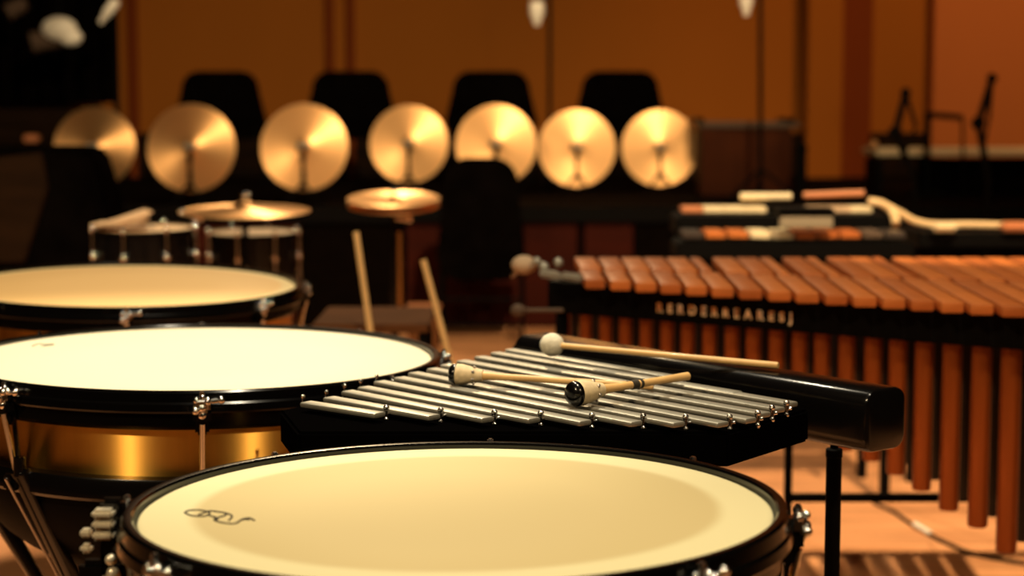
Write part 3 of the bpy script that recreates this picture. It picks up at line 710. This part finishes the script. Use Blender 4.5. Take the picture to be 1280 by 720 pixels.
b = bm_(); box(b, ((xx0+xx1)/2, XY+.30, zz-.045), (xx1-xx0, .22, .065), .008); part('raised_frame', b, 'blackmat', t)
for x in (xx0+.05, xx1-.05):
    for yy in (XY+.0, XY+.36):
        b = bm_(); beam(b, (x, yy, 0), (x, yy, xz-.07), .03, .03, .004); part('leg', b, 'blackmat', t)
# tube resonators hints below the bars
for px in (1075, 1100):
    q = aty(px, 318, XY); b = bm_(); rod(b, (q.x, XY+.02, .55), (q.x, XY+.02, xz-.07), .014); part('resonator_tube', b, 'steel', t)
q = aty(1007, 274, XY-.05); b = bm_(); box(b, (q.x, XY-.06, q.z), (.165, .02, .055), .004)
tt = thing('grey_plate', 'flat grey rectangular plate hung on the front of xylophone behind the marimba', 'plate', (q.x, XY-.06, q.z-.03)); part('panel', b, 'plate', tt)
b = bm_(); box(b, (q.x, XY-.02, q.z+.02), (.172, .10, .03), .004); part('hook', b, 'blackmat', tt)
def roll(label, a, c, y, r_, m):
    b = bm_(); rod(b, aty(*a, y), aty(*c, y), r_); tag(part('stick_bundle', b, m), label, 'stick')
roll('thick cream roll lying on the raised bars of the back xylophone', (925, 246), (989, 246), XY+.36, .013, 'cream')
roll('thin reddish stick lying right of the cream roll on back xylophone', (1004, 244), (1080, 241), XY+.36, .010, 'rod')
# pale curved cable on the right with black keyboard table
t = thing('equipment_table', 'black table right of the back xylophone carrying a pale curved cable', 'table', (aty(1230, 300, 5.7).x, 5.7, 0))
a = aty(1140, 290, 5.7); c = aty(1400, 290, 5.7)
a.z -= .022; b = bm_(); box(b, ((a.x+c.x)/2, 5.8, a.z), (c.x-a.x, .4, .05), .008); part('table_top', b, 'blackmat', t)
for x in (a.x+.04, c.x-.04):
    b = bm_(); beam(b, (x, 5.8, 0), (x, 5.8, a.z-.02), .035, .035, .004); part('leg', b, 'blackmat', t)
b = bm_(); tube(b, smooth_path([aty(1085, 252, 5.7), aty(1100, 254, 5.7), aty(1112, 261, 5.7), aty(1118, 270, 5.68), aty(1120, 280, 5.66)]), .014)
tube(b, smooth_path([aty(1112, 259, 5.7), aty(1128, 268, 5.7), aty(1145, 277, 5.7), aty(1170, 281, 5.7), aty(1215, 281, 5.7), aty(1290, 283, 5.7)]), .012)
tag(part('curved_cable', b, 'cable'), 'thick pale cable curving from the back xylophone along the black table', 'cable')
q = aty(1180, 284, 5.58); b = bm_(); box(b, q, (.085, .05, .028), .012); tag(part('folded_cloth', b, 'cream'), 'small cream folded cloth on the black table under the pale cable', 'cloth')
q = aty(1270, 283, 5.6); b = bm_(); box(b, q, (.10, .06, .03), .01); tag(part('wooden_block', b, 'rod'), 'small orange-brown wooden block at the right edge behind marimba', 'block')

# cable on floor behind the marimba
b = bm_(); P = [atz(px, py, .006) for px, py in ((1092, 628), (1118, 640), (1135, 652), (1162, 668), (1195, 684), (1225, 694), (1275, 703), (1330, 708))]
tube(b, smooth_path(P), .0055); cb = tag(part('floor_cable', b, 'blackmat'), 'thin black cable running across floor behind the marimba resonators', 'cable')
b = bm_(); tube(b, smooth_path([p+V((0, 0, .004)) for p in (P[2]*.7+P[3]*.3, P[2]*.4+P[3]*.6, P[3])], 4), .0075); part('pale_connector', b, 'white', cb)

# ================================================================ LIGHTS
def spot(loc, aim, watts, col, ang=60, blend=.6, r=.08):
    l = bpy.data.lights.new('unseen_lamp', 'SPOT'); l.energy = watts; l.color = col; l.spot_size = math.radians(ang); l.spot_blend = blend; l.shadow_soft_size = r
    o = bpy.data.objects.new('unseen_lamp', l); C.objects.link(o); o.location = loc
    o.rotation_euler = (V(aim)-V(loc)).to_track_quat('-Z', 'Y').to_euler(); return o
WARM = (1, .74, .42); OR = (1, .58, .26); NEU = (1, .86, .62)
spot((-.7, 4.4, 5.2), (-.5, 2.9, .85), 760, NEU, 28)             # over the middle drum
spot((.4, 2.2, 5.2), (.5, 3.4, .8), 430, NEU, 80)                # over the players
spot((1.5, 2.3, 5.4), (1.4, 6.1, 0), 1900, WARM, 27, .25, .05)   # floor behind the marimba
spot((-2.2, 2.4, 5.4), (-2.0, 6.0, 0), 1200, WARM, 24, .3, .05)  # floor at the left
spot((-2.6, -1.0, 4.2), (.4, 4.2, .8), 450, WARM, 60)            # front left
spot((2.6, -1.5, 4.4), (.4, 5, .8), 420, WARM, 60)               # front right
spot((1.3, 3.0, 5.4), (-.9, 10.6, .9), 2250, WARM, 52, 1)       # unseen high front lamp, added to raise the cymbal highlights
spot((-1.0, 11.0, 5.2), (-.9, 5.5, .9), 800, WARM, 70)           # unseen back lamp, added for gloss on cymbals, heads and bars
for tip, yy, e in (((125, 20), 12.6, 260), ((671, 20), 11.9, 420), ((933, 8), 10.6, 360)):   # unseen narrow lamps added only to brighten the microphones
    m_ = aty(*tip, yy); spot((m_.x*.8, yy-4.2, 5.2), m_, e, WARM, 7, .4)
spot((.3, 8.5, 5.4), (.9, WY, 1.9), 80, OR, 100, r=.5)
spot((4.4, 9.5, 5.2), (4.6, WY, 2.0), 700, OR, 80, r=.5)
w = bpy.data.worlds.new('World'); bpy.context.scene.world = w; w.use_nodes = True
w.node_tree.nodes['Background'].inputs[0].default_value = (1, .55, .25, 1); w.node_tree.nodes['Background'].inputs[1].default_value = .002

# ================================================================ CAMERA
cd = bpy.data.cameras.new('camera'); co = bpy.data.objects.new('camera', cd); C.objects.link(co)
cd.sensor_width = 36; cd.lens = F/1280*36; co.location = CAM; co.rotation_euler = (PI/2-PITCH, 0, 0)
cd.clip_start = .05; cd.dof.use_dof = True; cd.dof.focus_distance = 2.2; cd.dof.aperture_fstop = 3.8; cd.dof.aperture_blades = 0
sc = bpy.context.scene; sc.camera = co
sc.view_settings.view_transform = 'Standard'; sc.view_settings.look = 'None'; sc.view_settings.gamma = 1; sc.view_settings.exposure = 0
sc.view_settings.use_curve_mapping = False
sc.cycles.use_denoising = True; sc.cycles.caustics_reflective = False; sc.cycles.sample_clamp_indirect = 4
